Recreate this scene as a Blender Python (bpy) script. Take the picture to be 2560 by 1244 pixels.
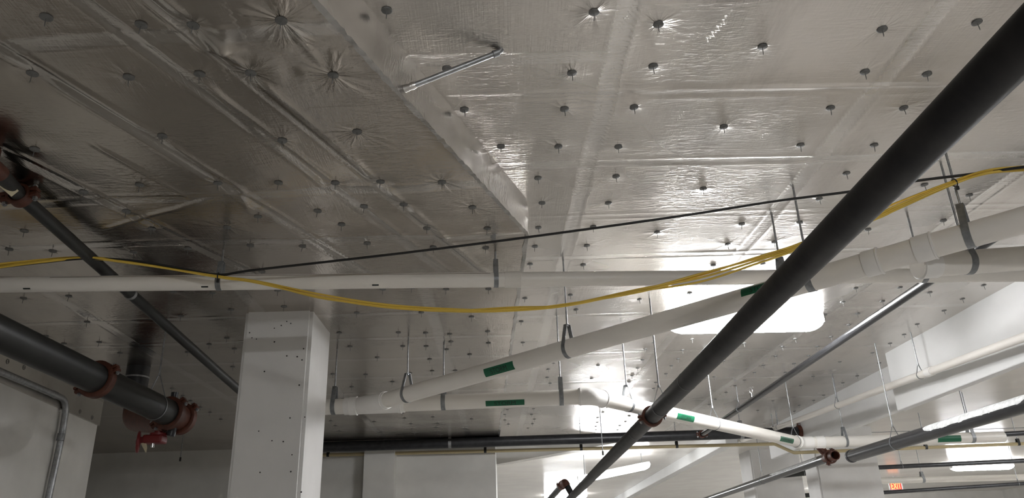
import bpy, bmesh, math, random
import numpy as np
from mathutils import Vector, Matrix
random.seed(7); rng = np.random.default_rng(7)
for o in list(bpy.data.objects): bpy.data.objects.remove(o)
S = bpy.context.scene; C = S.collection

# ------------------------------------------------------------------ camera, world, exposure
EYE = 1.6                                   # camera height above the floor
F = 1922.0                                  # focal length in pixels of a 2560 px wide frame
zen = Vector((-155, 4722, -1922)).normalized()
yv = Vector((-15, -780, -1922)); yv = (yv - zen * yv.dot(zen)).normalized()
xv = yv.cross(zen)
ROT = Matrix((xv, yv, zen))                 # camera axes -> world axes
cam = bpy.data.objects.new('camera', bpy.data.cameras.new('camera')); C.objects.link(cam)
cam.data.sensor_width = 36; cam.data.lens = F / 2560 * 36
cam.data.clip_start = .05; cam.data.clip_end = 200
cam.matrix_world = Matrix.Translation((0, 0, EYE)) @ ROT.to_4x4()
S.camera = cam
w = bpy.data.worlds.new('world'); S.world = w; w.use_nodes = True
w.node_tree.nodes['Background'].inputs[0].default_value = (.9, .93, 1, 1)
w.node_tree.nodes['Background'].inputs[1].default_value = .02
S.view_settings.view_transform = 'Standard'; S.view_settings.look = 'None'
S.view_settings.exposure = 2.35; S.view_settings.gamma = 1.0
S.view_settings.use_curve_mapping = False
try: S.cycles.max_bounces = 6; S.cycles.diffuse_bounces = 4; S.cycles.glossy_bounces = 3
except Exception: pass
LAMP = 26.0                                 # emission of the fluorescent lenses

# ------------------------------------------------------------------ measuring helpers
def ray(u, v): return ROT @ Vector((u - 1280, 622 - v, -F))
def at_h(u, v, h):                          # h = height above the eye
    d = ray(u, v); d = d * (h / d.z); return Vector((d.x, d.y, d.z + EYE))
def at_y(u, v, y):
    d = ray(u, v); d = d * (y / d.y); return Vector((d.x, d.y, d.z + EYE))
def at_x(u, v, x):
    d = ray(u, v); d = d * (x / d.x); return Vector((d.x, d.y, d.z + EYE))
def proj(p):
    c = ROT.transposed() @ (Vector(p) - Vector((0, 0, EYE)))
    return 1280 + F * c.x / -c.z, 622 - F * c.y / -c.z
def on(seg, u):                             # the point of a straight run that is seen in column u
    a, b = seg; lo, hi = 0.0, 1.0
    f = lambda t: proj(a.lerp(b, t))[0] - u
    s = f(0) < 0
    for _ in range(40):
        m = (lo + hi) / 2
        if (f(m) < 0) == s: lo = m
        else: hi = m
    return a.lerp(b, (lo + hi) / 2)

# ------------------------------------------------------------------ materials
def nt(m): return m.node_tree.nodes, m.node_tree.links
def principled(name, col, rough=.5, metal=0, noise=0, nscale=8, bump=0, bscale=60, spec=.5, dirt=None):
    m = bpy.data.materials.new(name); m.use_nodes = True
    n, l = nt(m); b = n['Principled BSDF']
    b.inputs['Base Color'].default_value = (*col, 1); b.inputs['Roughness'].default_value = rough
    b.inputs['Metallic'].default_value = metal; b.inputs['Specular IOR Level'].default_value = spec
    tc = n.new('ShaderNodeTexCoord')
    if noise:
        t = n.new('ShaderNodeTexNoise'); t.inputs['Scale'].default_value = nscale; t.inputs['Detail'].default_value = 6
        l.new(tc.outputs['Object'], t.inputs['Vector'])
        r = n.new('ShaderNodeValToRGB')
        d = dirt or tuple(c * (1 - noise) for c in col)
        r.color_ramp.elements[0].position = .35; r.color_ramp.elements[0].color = (*d, 1)
        r.color_ramp.elements[1].position = .62; r.color_ramp.elements[1].color = (*col, 1)
        l.new(t.outputs['Fac'], r.inputs['Fac']); l.new(r.outputs['Color'], b.inputs['Base Color'])
    if bump:
        t = n.new('ShaderNodeTexNoise'); t.inputs['Scale'].default_value = bscale; t.inputs['Detail'].default_value = 4
        l.new(tc.outputs['Object'], t.inputs['Vector'])
        q = n.new('ShaderNodeBump'); q.inputs['Distance'].default_value = bump; q.inputs['Strength'].default_value = 1
        l.new(t.outputs['Fac'], q.inputs['Height']); l.new(q.outputs['Normal'], b.inputs['Normal'])
    return m

def math_node(n, l, op, a, b=None, c=None, clamp=False):
    q = n.new('ShaderNodeMath'); q.operation = op; q.use_clamp = clamp
    for i, x in enumerate((a, b, c)):
        if x is None: continue
        if isinstance(x, (int, float)): q.inputs[i].default_value = x
        else: l.new(x, q.inputs[i])
    return q.outputs[0]

def make_foil(name, full=True, rib=.0006, rough=.31, col=(.65, .615, .575)):
    """reinforced foil facing: ribs of the scrim, crinkles, puckers pulled in round every pin, tape"""
    m = bpy.data.materials.new(name); m.use_nodes = True
    n, l = nt(m); b = n['Principled BSDF']
    M = lambda *a, **k: math_node(n, l, *a, **k)
    b.inputs['Metallic'].default_value = 1.0
    geo = n.new('ShaderNodeNewGeometry'); pos = geo.outputs['Position']
    shift = n.new('ShaderNodeMapping'); shift.inputs['Location'].default_value = (31, 17, 5); l.new(pos, shift.inputs['Vector'])
    def noise(sx, sy, sz, scale=1, det=2, rgh=.5, vec=None):
        mp = n.new('ShaderNodeMapping'); mp.inputs['Scale'].default_value = (sx, sy, sz)
        l.new(vec or pos, mp.inputs['Vector'])
        t = n.new('ShaderNodeTexNoise'); t.inputs['Scale'].default_value = scale
        t.inputs['Detail'].default_value = det; t.inputs['Roughness'].default_value = rgh
        l.new(mp.outputs[0], t.inputs['Vector']); return t.outputs['Fac']
    patch = noise(.9, .9, .9, 1, 2)
    ribx = noise(9, 170, 10, 1, 2)           # short streaks across the room
    riby = noise(150, 6, 7, 1, 2)            # ribs of the scrim down the room
    amt = M('MULTIPLY', M('SUBTRACT', noise(1.7, 2.0, 1, 1, 3), .40, clamp=True), 3.6, clamp=True)
    amt = M('MULTIPLY', M('MULTIPLY', amt, amt), M('MULTIPLY_ADD', amt, -2.0, 3.0))
    amt2 = M('MULTIPLY', M('SUBTRACT', noise(1.2, 2.2, 1, 1, 3, vec=shift.outputs[0]), .42, clamp=True), 3.6, clamp=True)
    amt2 = M('MULTIPLY', M('MULTIPLY', amt2, amt2), M('MULTIPLY_ADD', amt2, -2.0, 3.0))
    crink = M('ABSOLUTE', M('SUBTRACT', noise(11, 34, 9, 1, 3, .55), .5))
    fleck = M('ABSOLUTE', M('SUBTRACT', noise(26, 75, 9, 1, 2, .5), .5))
    h = M('MULTIPLY', crink, M('MULTIPLY_ADD', amt, .0050, .0012))
    h = M('ADD', h, M('MULTIPLY', fleck, M('MULTIPLY', amt2, .0026)))
    h = M('ADD', h, M('MULTIPLY', ribx, M('MULTIPLY_ADD', amt2, .0009, rib)))
    h = M('ADD', h, M('MULTIPLY', riby, M('MULTIPLY_ADD', amt2, .0011, .0002)))
    if full:
        at = n.new('ShaderNodeAttribute'); at.attribute_name = 'pin'
        sp = n.new('ShaderNodeSeparateXYZ'); l.new(at.outputs['Vector'], sp.inputs[0])
        dx, dy, st = sp.outputs[0], sp.outputs[1], sp.outputs[2]
        r = M('SQRT', M('ADD', M('MULTIPLY', dx, dx), M('MULTIPLY', dy, dy)))
        rr = M('MAXIMUM', r, .004)
        cx = M('MULTIPLY', M('DIVIDE', dx, rr), 2.6); cy = M('MULTIPLY', M('DIVIDE', dy, rr), 2.6)
        cb = n.new('ShaderNodeCombineXYZ'); l.new(cx, cb.inputs[0]); l.new(cy, cb.inputs[1])
        l.new(M('ADD', M('MULTIPLY', st, 37.0), M('MULTIPLY', r, 7.0)), cb.inputs[2])
        t = n.new('ShaderNodeTexNoise'); t.inputs['Scale'].default_value = 1.0; t.inputs['Detail'].default_value = 3
        l.new(cb.outputs[0], t.inputs['Vector'])
        ridge = M('SUBTRACT', .5, M('ABSOLUTE', M('SUBTRACT', t.outputs['Fac'], .5)))
        cb2 = n.new('ShaderNodeCombineXYZ'); l.new(M('MULTIPLY', cx, .38), cb2.inputs[0]); l.new(M('MULTIPLY', cy, .38), cb2.inputs[1]); l.new(M('MULTIPLY', st, 91.0), cb2.inputs[2])
        t2 = n.new('ShaderNodeTexNoise'); t2.inputs['Scale'].default_value = 1.0; l.new(cb2.outputs[0], t2.inputs['Vector'])
        lob = M('MULTIPLY_ADD', t2.outputs['Fac'], 3.2, -1.0, clamp=True)
        lam = M('MULTIPLY', M('MULTIPLY_ADD', st, .07, .022), M('MULTIPLY_ADD', lob, 1.2, .3))
        fall = M('POWER', 2.718, M('MULTIPLY', M('DIVIDE', r, lam), -1.0))
        pk = M('MULTIPLY', M('MULTIPLY', ridge, fall), M('MULTIPLY', M('MULTIPLY_ADD', lob, .8, .2), M('MULTIPLY', st, .042)))
        fa = n.new('ShaderNodeAttribute'); fa.attribute_name = 'fade'
        h = M('ADD', h, M('MULTIPLY', pk, fa.outputs['Fac']))
        h = M('ADD', h, M('MULTIPLY', fa.outputs['Fac'], M('MULTIPLY', M('POWER', 2.718, M('MULTIPLY', M('MULTIPLY', r, r), -900.0)), .0030)))
        ta = n.new('ShaderNodeAttribute'); ta.attribute_name = 'tape'
        h = M('SUBTRACT', h, M('MULTIPLY', ta.outputs['Fac'], .0016))
        tape = ta.outputs['Fac']
    bp = n.new('ShaderNodeBump'); bp.inputs['Distance'].default_value = 1.0; bp.inputs['Strength'].default_value = .8
    l.new(h, bp.inputs['Height']); l.new(bp.outputs['Normal'], b.inputs['Normal'])
    rg = M('MULTIPLY_ADD', patch, .26, rough - .15)
    if full: rg = M('MULTIPLY_ADD', tape, -.05, rg)
    l.new(rg, b.inputs['Roughness'])
    mx = n.new('ShaderNodeMix'); mx.data_type = 'RGBA'
    mx.inputs[6].default_value = (*[c * .86 for c in col], 1); mx.inputs[7].default_value = (*col, 1)
    l.new(M('MULTIPLY_ADD', patch, 1.8, -.4, clamp=True), mx.inputs[0])
    # grey scuffing of the facing, drawn out along the boards
    sc = M('MULTIPLY', M('SUBTRACT', noise(2.6, .8, 1, 1, 5, .62, vec=shift.outputs[0]), .52, clamp=True), 6.0, clamp=True)
    sc = M('MULTIPLY', sc, M('MULTIPLY_ADD', noise(70, 12, 9, 1, 3, .6), 1.6, -.25, clamp=True))
    m2 = n.new('ShaderNodeMix'); m2.data_type = 'RGBA'; l.new(M('MULTIPLY', sc, .75), m2.inputs[0])
    l.new(mx.outputs[2], m2.inputs[6]); m2.inputs[7].default_value = (.36, .335, .31, 1)
    outc = m2.outputs[2]
    if full:
        m3 = n.new('ShaderNodeMix'); m3.data_type = 'RGBA'; l.new(M('MULTIPLY', tape, .45), m3.inputs[0])
        l.new(outc, m3.inputs[6]); m3.inputs[7].default_value = (.70, .68, .655, 1); outc = m3.outputs[2]
    l.new(outc, b.inputs['Base Color'])
    return m

FOIL = make_foil('reinforced_foil')
FOILL = make_foil('reinforced_foil_glossy', rib=.00025, rough=.235, col=(.59, .54, .485))
FOIL2 = make_foil('foil_tape_strip', full=False, rough=.27, rib=.0001, col=(.72, .70, .675))
FOIL3 = make_foil('foil_band', full=False, rough=.4, col=(.62, .60, .56))
PAINT = principled('white_painted_concrete', (.70, .685, .65), .55, noise=.1, nscale=3, bump=.0012, bscale=30)
PAINTC = principled('column_paint', (.74, .73, .715), .6, noise=.06, nscale=4, bump=.0008, bscale=40)
BEAMP = principled('beam_paint', (.76, .76, .75), .6, noise=.05, nscale=2.5, bump=.001, bscale=25)
CEILP = principled('gloss_painted_ceiling', (.70, .67, .62), .2, noise=.08, nscale=2, bump=.0006, bscale=10)
FLOORM = principled('floor_concrete', (.52, .50, .47), .7, noise=.15, nscale=1.2)
PVC = principled('white_pvc', (.80, .765, .71), .38, noise=.05, nscale=3, spec=.5)
PVCB = principled('white_pvc_fitting', (.82, .80, .77), .33)
IRON = principled('black_cast_iron', (.011, .0105, .012), .5, noise=.5, nscale=9, bump=.0005, bscale=40, dirt=(.024, .022, .022), spec=.25)
STEEL = principled('dark_steel_pipe', (.017, .018, .016), .45, noise=.4, nscale=7, dirt=(.010, .010, .010))
BLACKP = principled('black_steel_pipe', (.016, .017, .02), .38, noise=.4, nscale=14, dirt=(.03, .03, .034))
SPRK = principled('black_sprinkler_pipe', (.014, .014, .016), .27, noise=.35, nscale=18, dirt=(.022, .022, .023))
RUST = principled('red_oxide_paint', (.095, .024, .010), .55, noise=.35, nscale=25)
REDP = principled('red_valve_paint', (.17, .011, .012), .45)
GALV = principled('galvanized_steel', (.42, .43, .44), .42, metal=.9, noise=.25, nscale=40)
GALVD = principled('dull_galvanized_strap', (.30, .31, .32), .5, metal=.8, noise=.25, nscale=40)
WASH = principled('dull_washer', (.20, .20, .195), .6, metal=.35, noise=.2, nscale=60)
CHROME = principled('chrome', (.7, .7, .7), .15, metal=1)
YEL = principled('yellow_cable', (.76, .52, .075), .45)
BLK = principled('black_cable', (.012, .012, .012), .45)
GRN = principled('green_label', (.0, .105, .045), .45)
TXT = principled('black_print', (.008, .012, .01), .5)
MARK = principled('brown_print', (.16, .10, .07), .6)
CREAM = principled('cream_gas_pipe', (.52, .43, .25), .5)
TAG = principled('paper_tag', (.62, .55, .38), .7)
GRAYM = principled('fixture_housing', (.7, .7, .7), .5)
WPATCH = principled('ragged_white_patch', (.52, .52, .515), .6, noise=.3, nscale=30)
def emis(name, col, s, base=(.8, .8, .8)):
    m = bpy.data.materials.new(name); m.use_nodes = True; n, l = nt(m)
    b = n['Principled BSDF']; b.inputs['Base Color'].default_value = (*base, 1)
    b.inputs['Emission Color'].default_value = (*col, 1); b.inputs['Emission Strength'].default_value = s
    return m
LENS = emis('lit_lens', (.97, .985, 1), LAMP)
LENS2 = emis('dimmer_lit_lens', (.97, .985, 1), LAMP * .65)
EXITR = emis('exit_red', (1, .07, .045), .17, (.08, .01, .01))
EXITY = emis('exit_letters', (1, .42, .10), .75, (.1, .05, .01))

# ------------------------------------------------------------------ mesh helpers
def obj(name, bm, mat, parent=None, smooth=True):
    """link a bmesh built in world coordinates as one object; children sit on their thing's origin"""
    root = parent
    off = Vector((0, 0, 0))
    while root is not None:
        off += root.location; root = root.parent
    bmesh.ops.recalc_face_normals(bm, faces=bm.faces)
    me = bpy.data.meshes.new(name); 
    if off.length: bmesh.ops.translate(bm, verts=bm.verts, vec=-off)
    bm.to_mesh(me); bm.free()
    if smooth:
        me.polygons.foreach_set('use_smooth', [True] * len(me.polygons))
        me.set_sharp_from_angle(angle=math.radians(40))
    me.materials.append(mat)
    o = bpy.data.objects.new(name, me); C.objects.link(o)
    if parent is not None: o.parent = parent
    return o
def tag(o, label, cat, group=None, kind=None):
    o['label'] = label; o['category'] = cat
    if group: o['group'] = group
    if kind: o['kind'] = kind
    return o
def thing(name, loc, label, cat, group=None):
    o = bpy.data.objects.new(name, None); C.objects.link(o); o.location = loc
    o.empty_display_size = .05
    return tag(o, label, cat, group)
def struct(o): o['kind'] = 'structure'; return o
def frame(a):
    a = Vector(a).normalized()
    s = a.cross(Vector((0, 0, 1)))
    if s.length < 1e-3: s = Vector((1, 0, 0))
    s.normalize(); return a, s, s.cross(a).normalized()
def sweep(bm, pts, r, seg=20, caps=True):
    pts = [Vector(p) for p in pts]; n = len(pts)
    rs = r if isinstance(r, (list, tuple)) else [r] * n
    t = (pts[1] - pts[0]).normalized(); _, s, u = frame(t); rings = []
    for i in range(n):
        d = (pts[min(i + 1, n - 1)] - pts[max(i - 1, 0)]).normalized()
        q = t.rotation_difference(d); s = q @ s; u = q @ u; t = d
        rings.append([bm.verts.new(pts[i] + (s * math.cos(k) + u * math.sin(k)) * rs[i])
                      for k in [2 * math.pi * j / seg for j in range(seg)]])
    for a, b in zip(rings, rings[1:]):
        for j in range(seg): bm.faces.new((a[j], a[(j + 1) % seg], b[(j + 1) % seg], b[j]))
    if caps: bm.faces.new(rings[0][::-1]); bm.faces.new(rings[-1])
    return bm
def lathe(bm, P, a, prof, seg=28):
    """profile of (distance along a, radius); closed at both ends unless the profile returns on itself"""
    a, s, u = frame(a); P = Vector(P); rings = []
    for t, r in prof:
        rings.append([bm.verts.new(P + a * t + (s * math.cos(k) + u * math.sin(k)) * r)
                      for k in [2 * math.pi * j / seg for j in range(seg)]])
    for x, y in zip(rings, rings[1:]):
        for j in range(seg): bm.faces.new((x[j], x[(j + 1) % seg], y[(j + 1) % seg], y[j]))
    return bm, rings
def cap(bm, rings):
    bm.faces.new(rings[0][::-1]); bm.faces.new(rings[-1])
def box(bm, c, dx, dy, dz, ax=None):
    """box of full sizes; ax = three axes"""
    X, Y, Z = ax or (Vector((1, 0, 0)), Vector((0, 1, 0)), Vector((0, 0, 1)))
    c = Vector(c); v = []
    for k in (-.5, .5):
        for i, j in ((-.5, -.5), (.5, -.5), (.5, .5), (-.5, .5)):
            v.append(bm.verts.new(c + X * dx * i + Y * dy * j + Z * dz * k))
    for f in ((3, 2, 1, 0), (4, 5, 6, 7), (0, 1, 5, 4), (1, 2, 6, 5), (2, 3, 7, 6), (3, 0, 4, 7)):
        bm.faces.new([v[i] for i in f])
    return bm
def bevel(bm, w, seg=2):
    bmesh.ops.bevel(bm, geom=bm.edges[:], offset=w, segments=seg, affect='EDGES', profile=.5)
    return bm
def span(x0, x1, y0, y1, z0, z1):
    return box(bmesh.new(), ((x0 + x1) / 2, (y0 + y1) / 2, (z0 + z1) / 2), x1 - x0, y1 - y0, z1 - z0)
def prism(bm, poly, z0, z1):
    lo = [bm.verts.new((x, y, z0)) for x, y in poly]; hi = [bm.verts.new((x, y, z1)) for x, y in poly]
    n = len(poly)
    for i in range(n): bm.faces.new((lo[i], lo[(i + 1) % n], hi[(i + 1) % n], hi[i]))
    bm.faces.new(lo[::-1]); bm.faces.new(hi); return bm
def fillet(pts, rad, n=8):
    pts = [Vector(p) for p in pts]; out = [pts[0]]
    for a, b, c in zip(pts, pts[1:], pts[2:]):
        u, v = (a - b).normalized(), (c - b).normalized()
        ang = u.angle(v); d = min(rad / math.tan(ang / 2), (a - b).length * .48, (c - b).length * .48)
        p, q = b + u * d, b + v * d
        for i in range(n + 1):
            t = i / n; out.append(p * (1 - t) ** 2 + b * 2 * t * (1 - t) + q * t * t)
    out.append(pts[-1]); return out
def spline(pts, n=8):
    P = [Vector(p) for p in pts]; P = [P[0] * 2 - P[1]] + P + [P[-1] * 2 - P[-2]]; out = []
    for i in range(1, len(P) - 2):
        for k in range(n):
            t = k / n; a, b, c, d = P[i - 1:i + 3]
            out.append(.5 * (2 * b + (c - a) * t + (2 * a - 5 * b + 4 * c - d) * t * t + (3 * b - a - 3 * c + d) * t ** 3))
    out.append(P[-2]); return out
def sag(a, b, d, n=6):
    return [a.lerp(b, i / n) for i in range(n + 1)]

# ------------------------------------------------------------------ plan of the place
HR, HL = 1.75, 1.55                         # upper and lower foil ceiling above the eye
ZR, ZL = HR + EYE, HL + EYE
TAN = math.tan(math.radians(20.7))
def bound(y): return .15 + (y - 3.6) * TAN if y < 3.6 else .15 - .03 * (y - 3.6)
def ceil_z(x, y): return ZL if (x < bound(y) and y < 10.9) else ZR

PINS = [(116,42),(353,61),(483,62),(81,183),(322,192),(499,184),(627,181),(406,339),(87,372),
(703,50),(967,25),(833,187),(893,328),(706,350),(1117,171),(1161,273),(1252,365),
(1485,30),(1646,60),(1906,116),(1430,182),(1633,165),(1411,272),(1585,267),(1396,366),(1546,366),(1809,316),
(2205,72),(2442,55),(2162,179),(2317,184),(2076,269),(2259,269),(2001,362),(2185,362),
(209,479),(349,461),(316,527),(380,571),(545,457),(568,567),(61,576),(23,622),(132,626),(470,620),(334,629),(626,612),
(59,744),(172,739),(434,729),(532,731),(218,804),(452,789),(578,773),
(696,456),(838,456),(951,453),(1105,454),(794,526),(910,515),(1009,510),(1181,517),(854,560),(1067,569),(1218,570),
(645,540),(756,614),(918,607),(1083,617),(1214,618),(655,678),(694,725),(957,722),(1030,718),(1115,722),(1221,721),
(710,765),(892,781),(1053,780),(1179,791),
(1345,444),(1540,440),(1758,471),(1355,506),(1521,507),(1346,568),(1483,566),(1643,580),(1854,559),(1337,615),(1467,613),
(1819,610),(1325,659),(1458,661),(1783,662),(1907,658),(1312,744),(1426,736),(1599,747),(1724,732),(1440,773),(1303,802),
(2116,432),(2311,461),(2048,496),(2423,487),(1999,555),(2358,550),(2170,573),(1936,604),(2139,719),(2250,717),(2324,730),
(2459,712),(2107,754),(2206,752),(2406,746),(2144,783),(2360,775),(2122,811),(2062,786),(2293,809),
(848,831),(875,865),(996,830),(1064,831),(1124,834),(1219,827),(1127,853),(1221,856),(1007,864),(1065,864),(943,892),
(1074,897),(1174,885),(1080,926),(1138,925),(832,934),(914,935),(1025,931),(1116,872),(879,966),(981,953),(858,996),
(827,1051),(838,1063),(935,1053),(1005,1032),(1011,1044),(1027,1058),(1030,1071),(1037,1081),(1082,1041),(1093,1057),
(1090,1067),(1094,1077),(1101,1086),(1179,1046),(1162,1070),(1262,1035),(1262,1049),(953,1078),(848,1076),(1268,1023),(1271,1059),
(1307,855),(1383,906),(1371,922),(1368,942),(1375,957),(1613,871),(1606,898),(1594,919),(1580,938),(1572,954),(1479,945),
(1495,912),(1634,855),(1706,874),(1695,896),(1678,913),(1665,933),(1639,955),(1634,970),(1730,847),(1808,901),(1785,941),
(1860,857),(1908,912),(1886,930),(1861,949),(1837,963),(1815,980),(1788,997),(1773,1011),(1894,1025),(1434,1010),(1334,1021),
(1329,1035),(1336,1047),(1331,1058),(1320,1069),(1518,1018),(1507,1030),(1494,1043),(1493,1055),(1489,1065),(1489,1074),
(1573,1039),(1564,1053),(1549,1063),(1544,1074),
(1955,866),(1939,889),(1988,846),(1985,908),(2043,865),(2077,841),(2021,888),(2099,903),(2033,940),(2002,963),(1963,930),
(2059,987),(1932,1001),(2034,1000),(2107,956),(2143,939),(2198,906),(1998,1012),(1986,1027),(2260,835),(2225,857),(2181,881),
(115,839),(160,858),(248,854),(300,881),(567,844),(523,860),(469,879),(586,871),(582,916),(430,970),(457,988),(476,1001),
(501,1017),(552,1047),(525,1030)]
def pin_point(u, v):
    p = at_h(u, v, HL)
    if p.x < bound(p.y): return p
    return at_h(u, v, HR)
PP = [pin_point(*q) for q in PINS]
STRONG = {(833,187): .9, (893,328): .6, (703,50): .9, (1105,454): .5, (1181,517): .5, (1646,60): .5, (627,181): .5,
          (568,567): .5, (1485,30): .4, (2205,72): .25, (1411,272): .3, (1396,366): .35}

# ------------------------------------------------------------------ the foil ceiling
def vnoise(x, y, s, seed):
    r = np.random.default_rng(seed); G = r.random((256, 256))
    u, v = x / s + 500.3, y / s + 500.7
    i, j = np.floor(u).astype(int), np.floor(v).astype(int); a, b = u - i, v - j
    a = a * a * (3 - 2 * a); b = b * b * (3 - 2 * b); g = lambda p, q: G[p % 256, q % 256]
    return (g(i, j) * (1 - a) * (1 - b) + g(i + 1, j) * a * (1 - b) + g(i, j + 1) * (1 - a) * b + g(i + 1, j + 1) * a * b) - .5
def seg_dist(x, y, a, b):
    d = np.array([b[0] - a[0], b[1] - a[1]]); L = np.hypot(*d); d = d / L
    t = (x - a[0]) * d[0] + (y - a[1]) * d[1]; s = -(x - a[0]) * d[1] + (y - a[1]) * d[0]
    return s, np.clip(np.minimum(t, L - t) / .08 + .5, 0, 1)
def smooth(x, a, b): t = np.clip((x - a) / (b - a), 0, 1); return t * t * (3 - 2 * t)
pinx = np.array([p.x for p in PP]); piny = np.array([p.y for p in PP])
pins_ = np.array([STRONG.get(q, .10 + .22 * random.random()) for q in PINS])
pin_left = np.array([p.z < ZL + .01 for p in PP])

def ceiling_island(side):
    """side -1: lower ceiling on the left, +1: upper ceiling on the right; rows run across the room"""
    ys = [-8.0]
    while ys[-1] < 1.5: ys.append(min(1.5, ys[-1] + .5))
    while ys[-1] < (10.86 if side < 0 else 27): 
        y = ys[-1]; ys.append(y + (.011 if y < 4.6 else .011 + (y - 4.6) * .006))
    ys = np.array(ys)
    s = [0.0]; smax = 9.2 if side < 0 else 26
    while s[-1] < smax:
        q = s[-1]; s.append(q + (.012 if q < 2.6 else min(.5, .012 + (q - 2.6) * .02)))
    s = np.array(s)
    bx = np.array([bound(y) for y in ys])
    if side > 0: bx = np.where(ys > 12.45, -8.0, bx)   # past the far wall the upper ceiling spreads over the next bay
    X = bx[:, None] + side * s[None, :]; Yg = np.repeat(ys[:, None], len(s), 1)
    x, y = X.ravel(), Yg.ravel()
    z = .006 * vnoise(x, y, .6, 1) + .0014 * vnoise(x, y, .2, 2) + .0005 * vnoise(x, y, .09, 3)
    tape = np.zeros_like(x)
    wob = .010 * vnoise(x, y, .4, 5) + .004 * vnoise(x, y, .1, 6)
    def band(d, hw, fade=1): return (1 - smooth(np.abs(d), hw - .006, hw + .006)) * fade
    def ridge(d, wd, amp, fade=1): return amp * np.exp(-(d / wd) ** 2) * fade
    if side > 0:
        for k, X0 in enumerate((.46, 1.565, 2.67)):
            d = x - (X0 - .025 * (y - 2.6)) + wob
            tape = np.maximum(tape, band(d, .037)); z += ridge(d - .038, .008, -.0022) + ridge(d + .038, .008, -.0018)
        for k, Y0 in enumerate((2.085, 2.41, 2.67, 3.25, 3.86, 4.47, 5.08, 5.7, 6.3, 6.9, 7.5, 8.1, 8.7, 9.3)):
            d = y - Y0 + wob * .8; lim = 1.0
            if k == 1: lim = 1 - smooth(x, .44, .5)
            if k % 2: tape = np.maximum(tape, band(d, .033) * lim)
            am = .0035 * (vnoise(x, y * 0 + k, .5, 11 + k) + .45)
            z += ridge(d + .033, .010, 1, lim) * -np.clip(am * (2.2 if k == 2 else 1), 0.0008, .012)
            z += ridge(d - .033, .008, -.0012, lim)
    else:
        cs, sn = math.cos(math.radians(20.7)), math.sin(math.radians(20.7))
        a = x * cs - (y - 3.6) * sn - .15 * cs           # across the runs that follow the step
        b = x * sn + (y - 3.6) * cs
        near = 1 - smooth(y, 4.0, 4.3)
        lines = [-9, -1.62, -1.02, -.62, -.42, .3]
        for (p0, p1), sl in zip(zip(lines, lines[1:]), (.012, -.035, .022, -.035, .045)):
            mid = max((p0 + p1) / 2, p1 - .6); inside = smooth(a, p0 - .012, p0 + .012) * (1 - smooth(a, p1 - .012, p1 + .012))
            z += inside * near * sl * np.clip(a - mid, -.5, .5)
        for A0 in (-.42, -.62, -1.02, -1.62):
            d = a - A0 + wob
            tape = np.maximum(tape, band(d, .032) * near)
            z += ridge(d - .033, .012, -.005, near) + ridge(d + .033, .009, -.0022, near)
        for Y0, x0, x1 in ((1.98, -1.9, -.75), (3.08, -2.4, .1), (3.62, -3, .1), (4.25, -5, .1), (4.9, -5, .1), (5.5, -5, .1), (6.1, -5, .1), (6.75, -5, .1), (7.4, -6, .1), (8.2, -7, .1)):
            d = y - Y0 + wob + .05 * np.clip(x + 1, -3, 1) * (Y0 < 3.2)
            f = smooth(x, x0, x0 + .1)
            tape = np.maximum(tape, band(d, .036) * f * .9); z += ridge(d + .036, .010, -.0032, f) + ridge(d - .036, .008, -.0012, f)
        for X0 in (-.45, -1.55, -2.65):
            d = x - X0 + wob; f = smooth(y, 4.0, 4.2)
            tape = np.maximum(tape, band(d, .036) * f); z += ridge(d - .036, .010, -.002, f)
    # slack folds seen in the near sheet
    folds = [] if side > 0 else [((350,-10),(490,108),.007,.011),((240,362),(462,486),.006,.012),((500,190),(640,330),.004,.012),
             ((640,330),(800,455),.005,.013),((515,120),(590,118),.010,.02),((560,125),(560,75),.006,.02),((600,470),(640,550),.006,.016),
             ((260,572),(440,520),.005,.012),((440,520),(530,490),.005,.012),((720,60),(820,180),.005,.010),((870,350),(920,440),.003,.010)]
    for p, q, am, wd in folds:
        A, B = at_h(*p, HL), at_h(*q, HL); d, f = seg_dist(x, y, (A.x, A.y), (B.x, B.y)); z -= ridge(d + wob * .6, wd, am, f)
    mask = pin_left == (side < 0)
    idx = np.zeros(len(x), int); best = np.full(len(x), 1e9); second = np.full(len(x), 1e9)
    for k in np.nonzero(mask)[0]:
        d = (x - pinx[k]) ** 2 + (y - piny[k]) ** 2
        sel = d < best; second = np.where(sel, best, np.minimum(second, d)); best[sel] = d[sel]; idx[sel] = k
    dx, dy = x - pinx[idx], y - piny[idx]
    far = best > .25; st = pins_[idx].copy(); st[far] = 0.1
    dx[far] = .5; dy[far] = 0
    fade = smooth(np.sqrt(second) - np.sqrt(best), .004, .09) * (1 - smooth(np.sqrt(best), .3, .45))
    z = z * (1 - np.exp(-best / .055 ** 2)) * (1 - .6 * smooth(y, 4.5, 8))
    edge = smooth(np.abs(x - np.repeat(bx, len(s))), 0, .05)
    z = z * (.35 + .65 * edge)
    base = (ZL if side < 0 else ZR)
    co = np.stack([x, y, base + z], 1)
    R_, K = len(ys), len(s)
    i = (np.arange(R_ - 1)[:, None] * K + np.arange(K - 1)[None, :]).ravel()
    q = np.stack([i, i + 1, i + K + 1, i + K], 1) if side < 0 else np.stack([i, i + K, i + K + 1, i + 1], 1)
    return co, q, np.stack([dx, dy, st], 1), tape, fade

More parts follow.
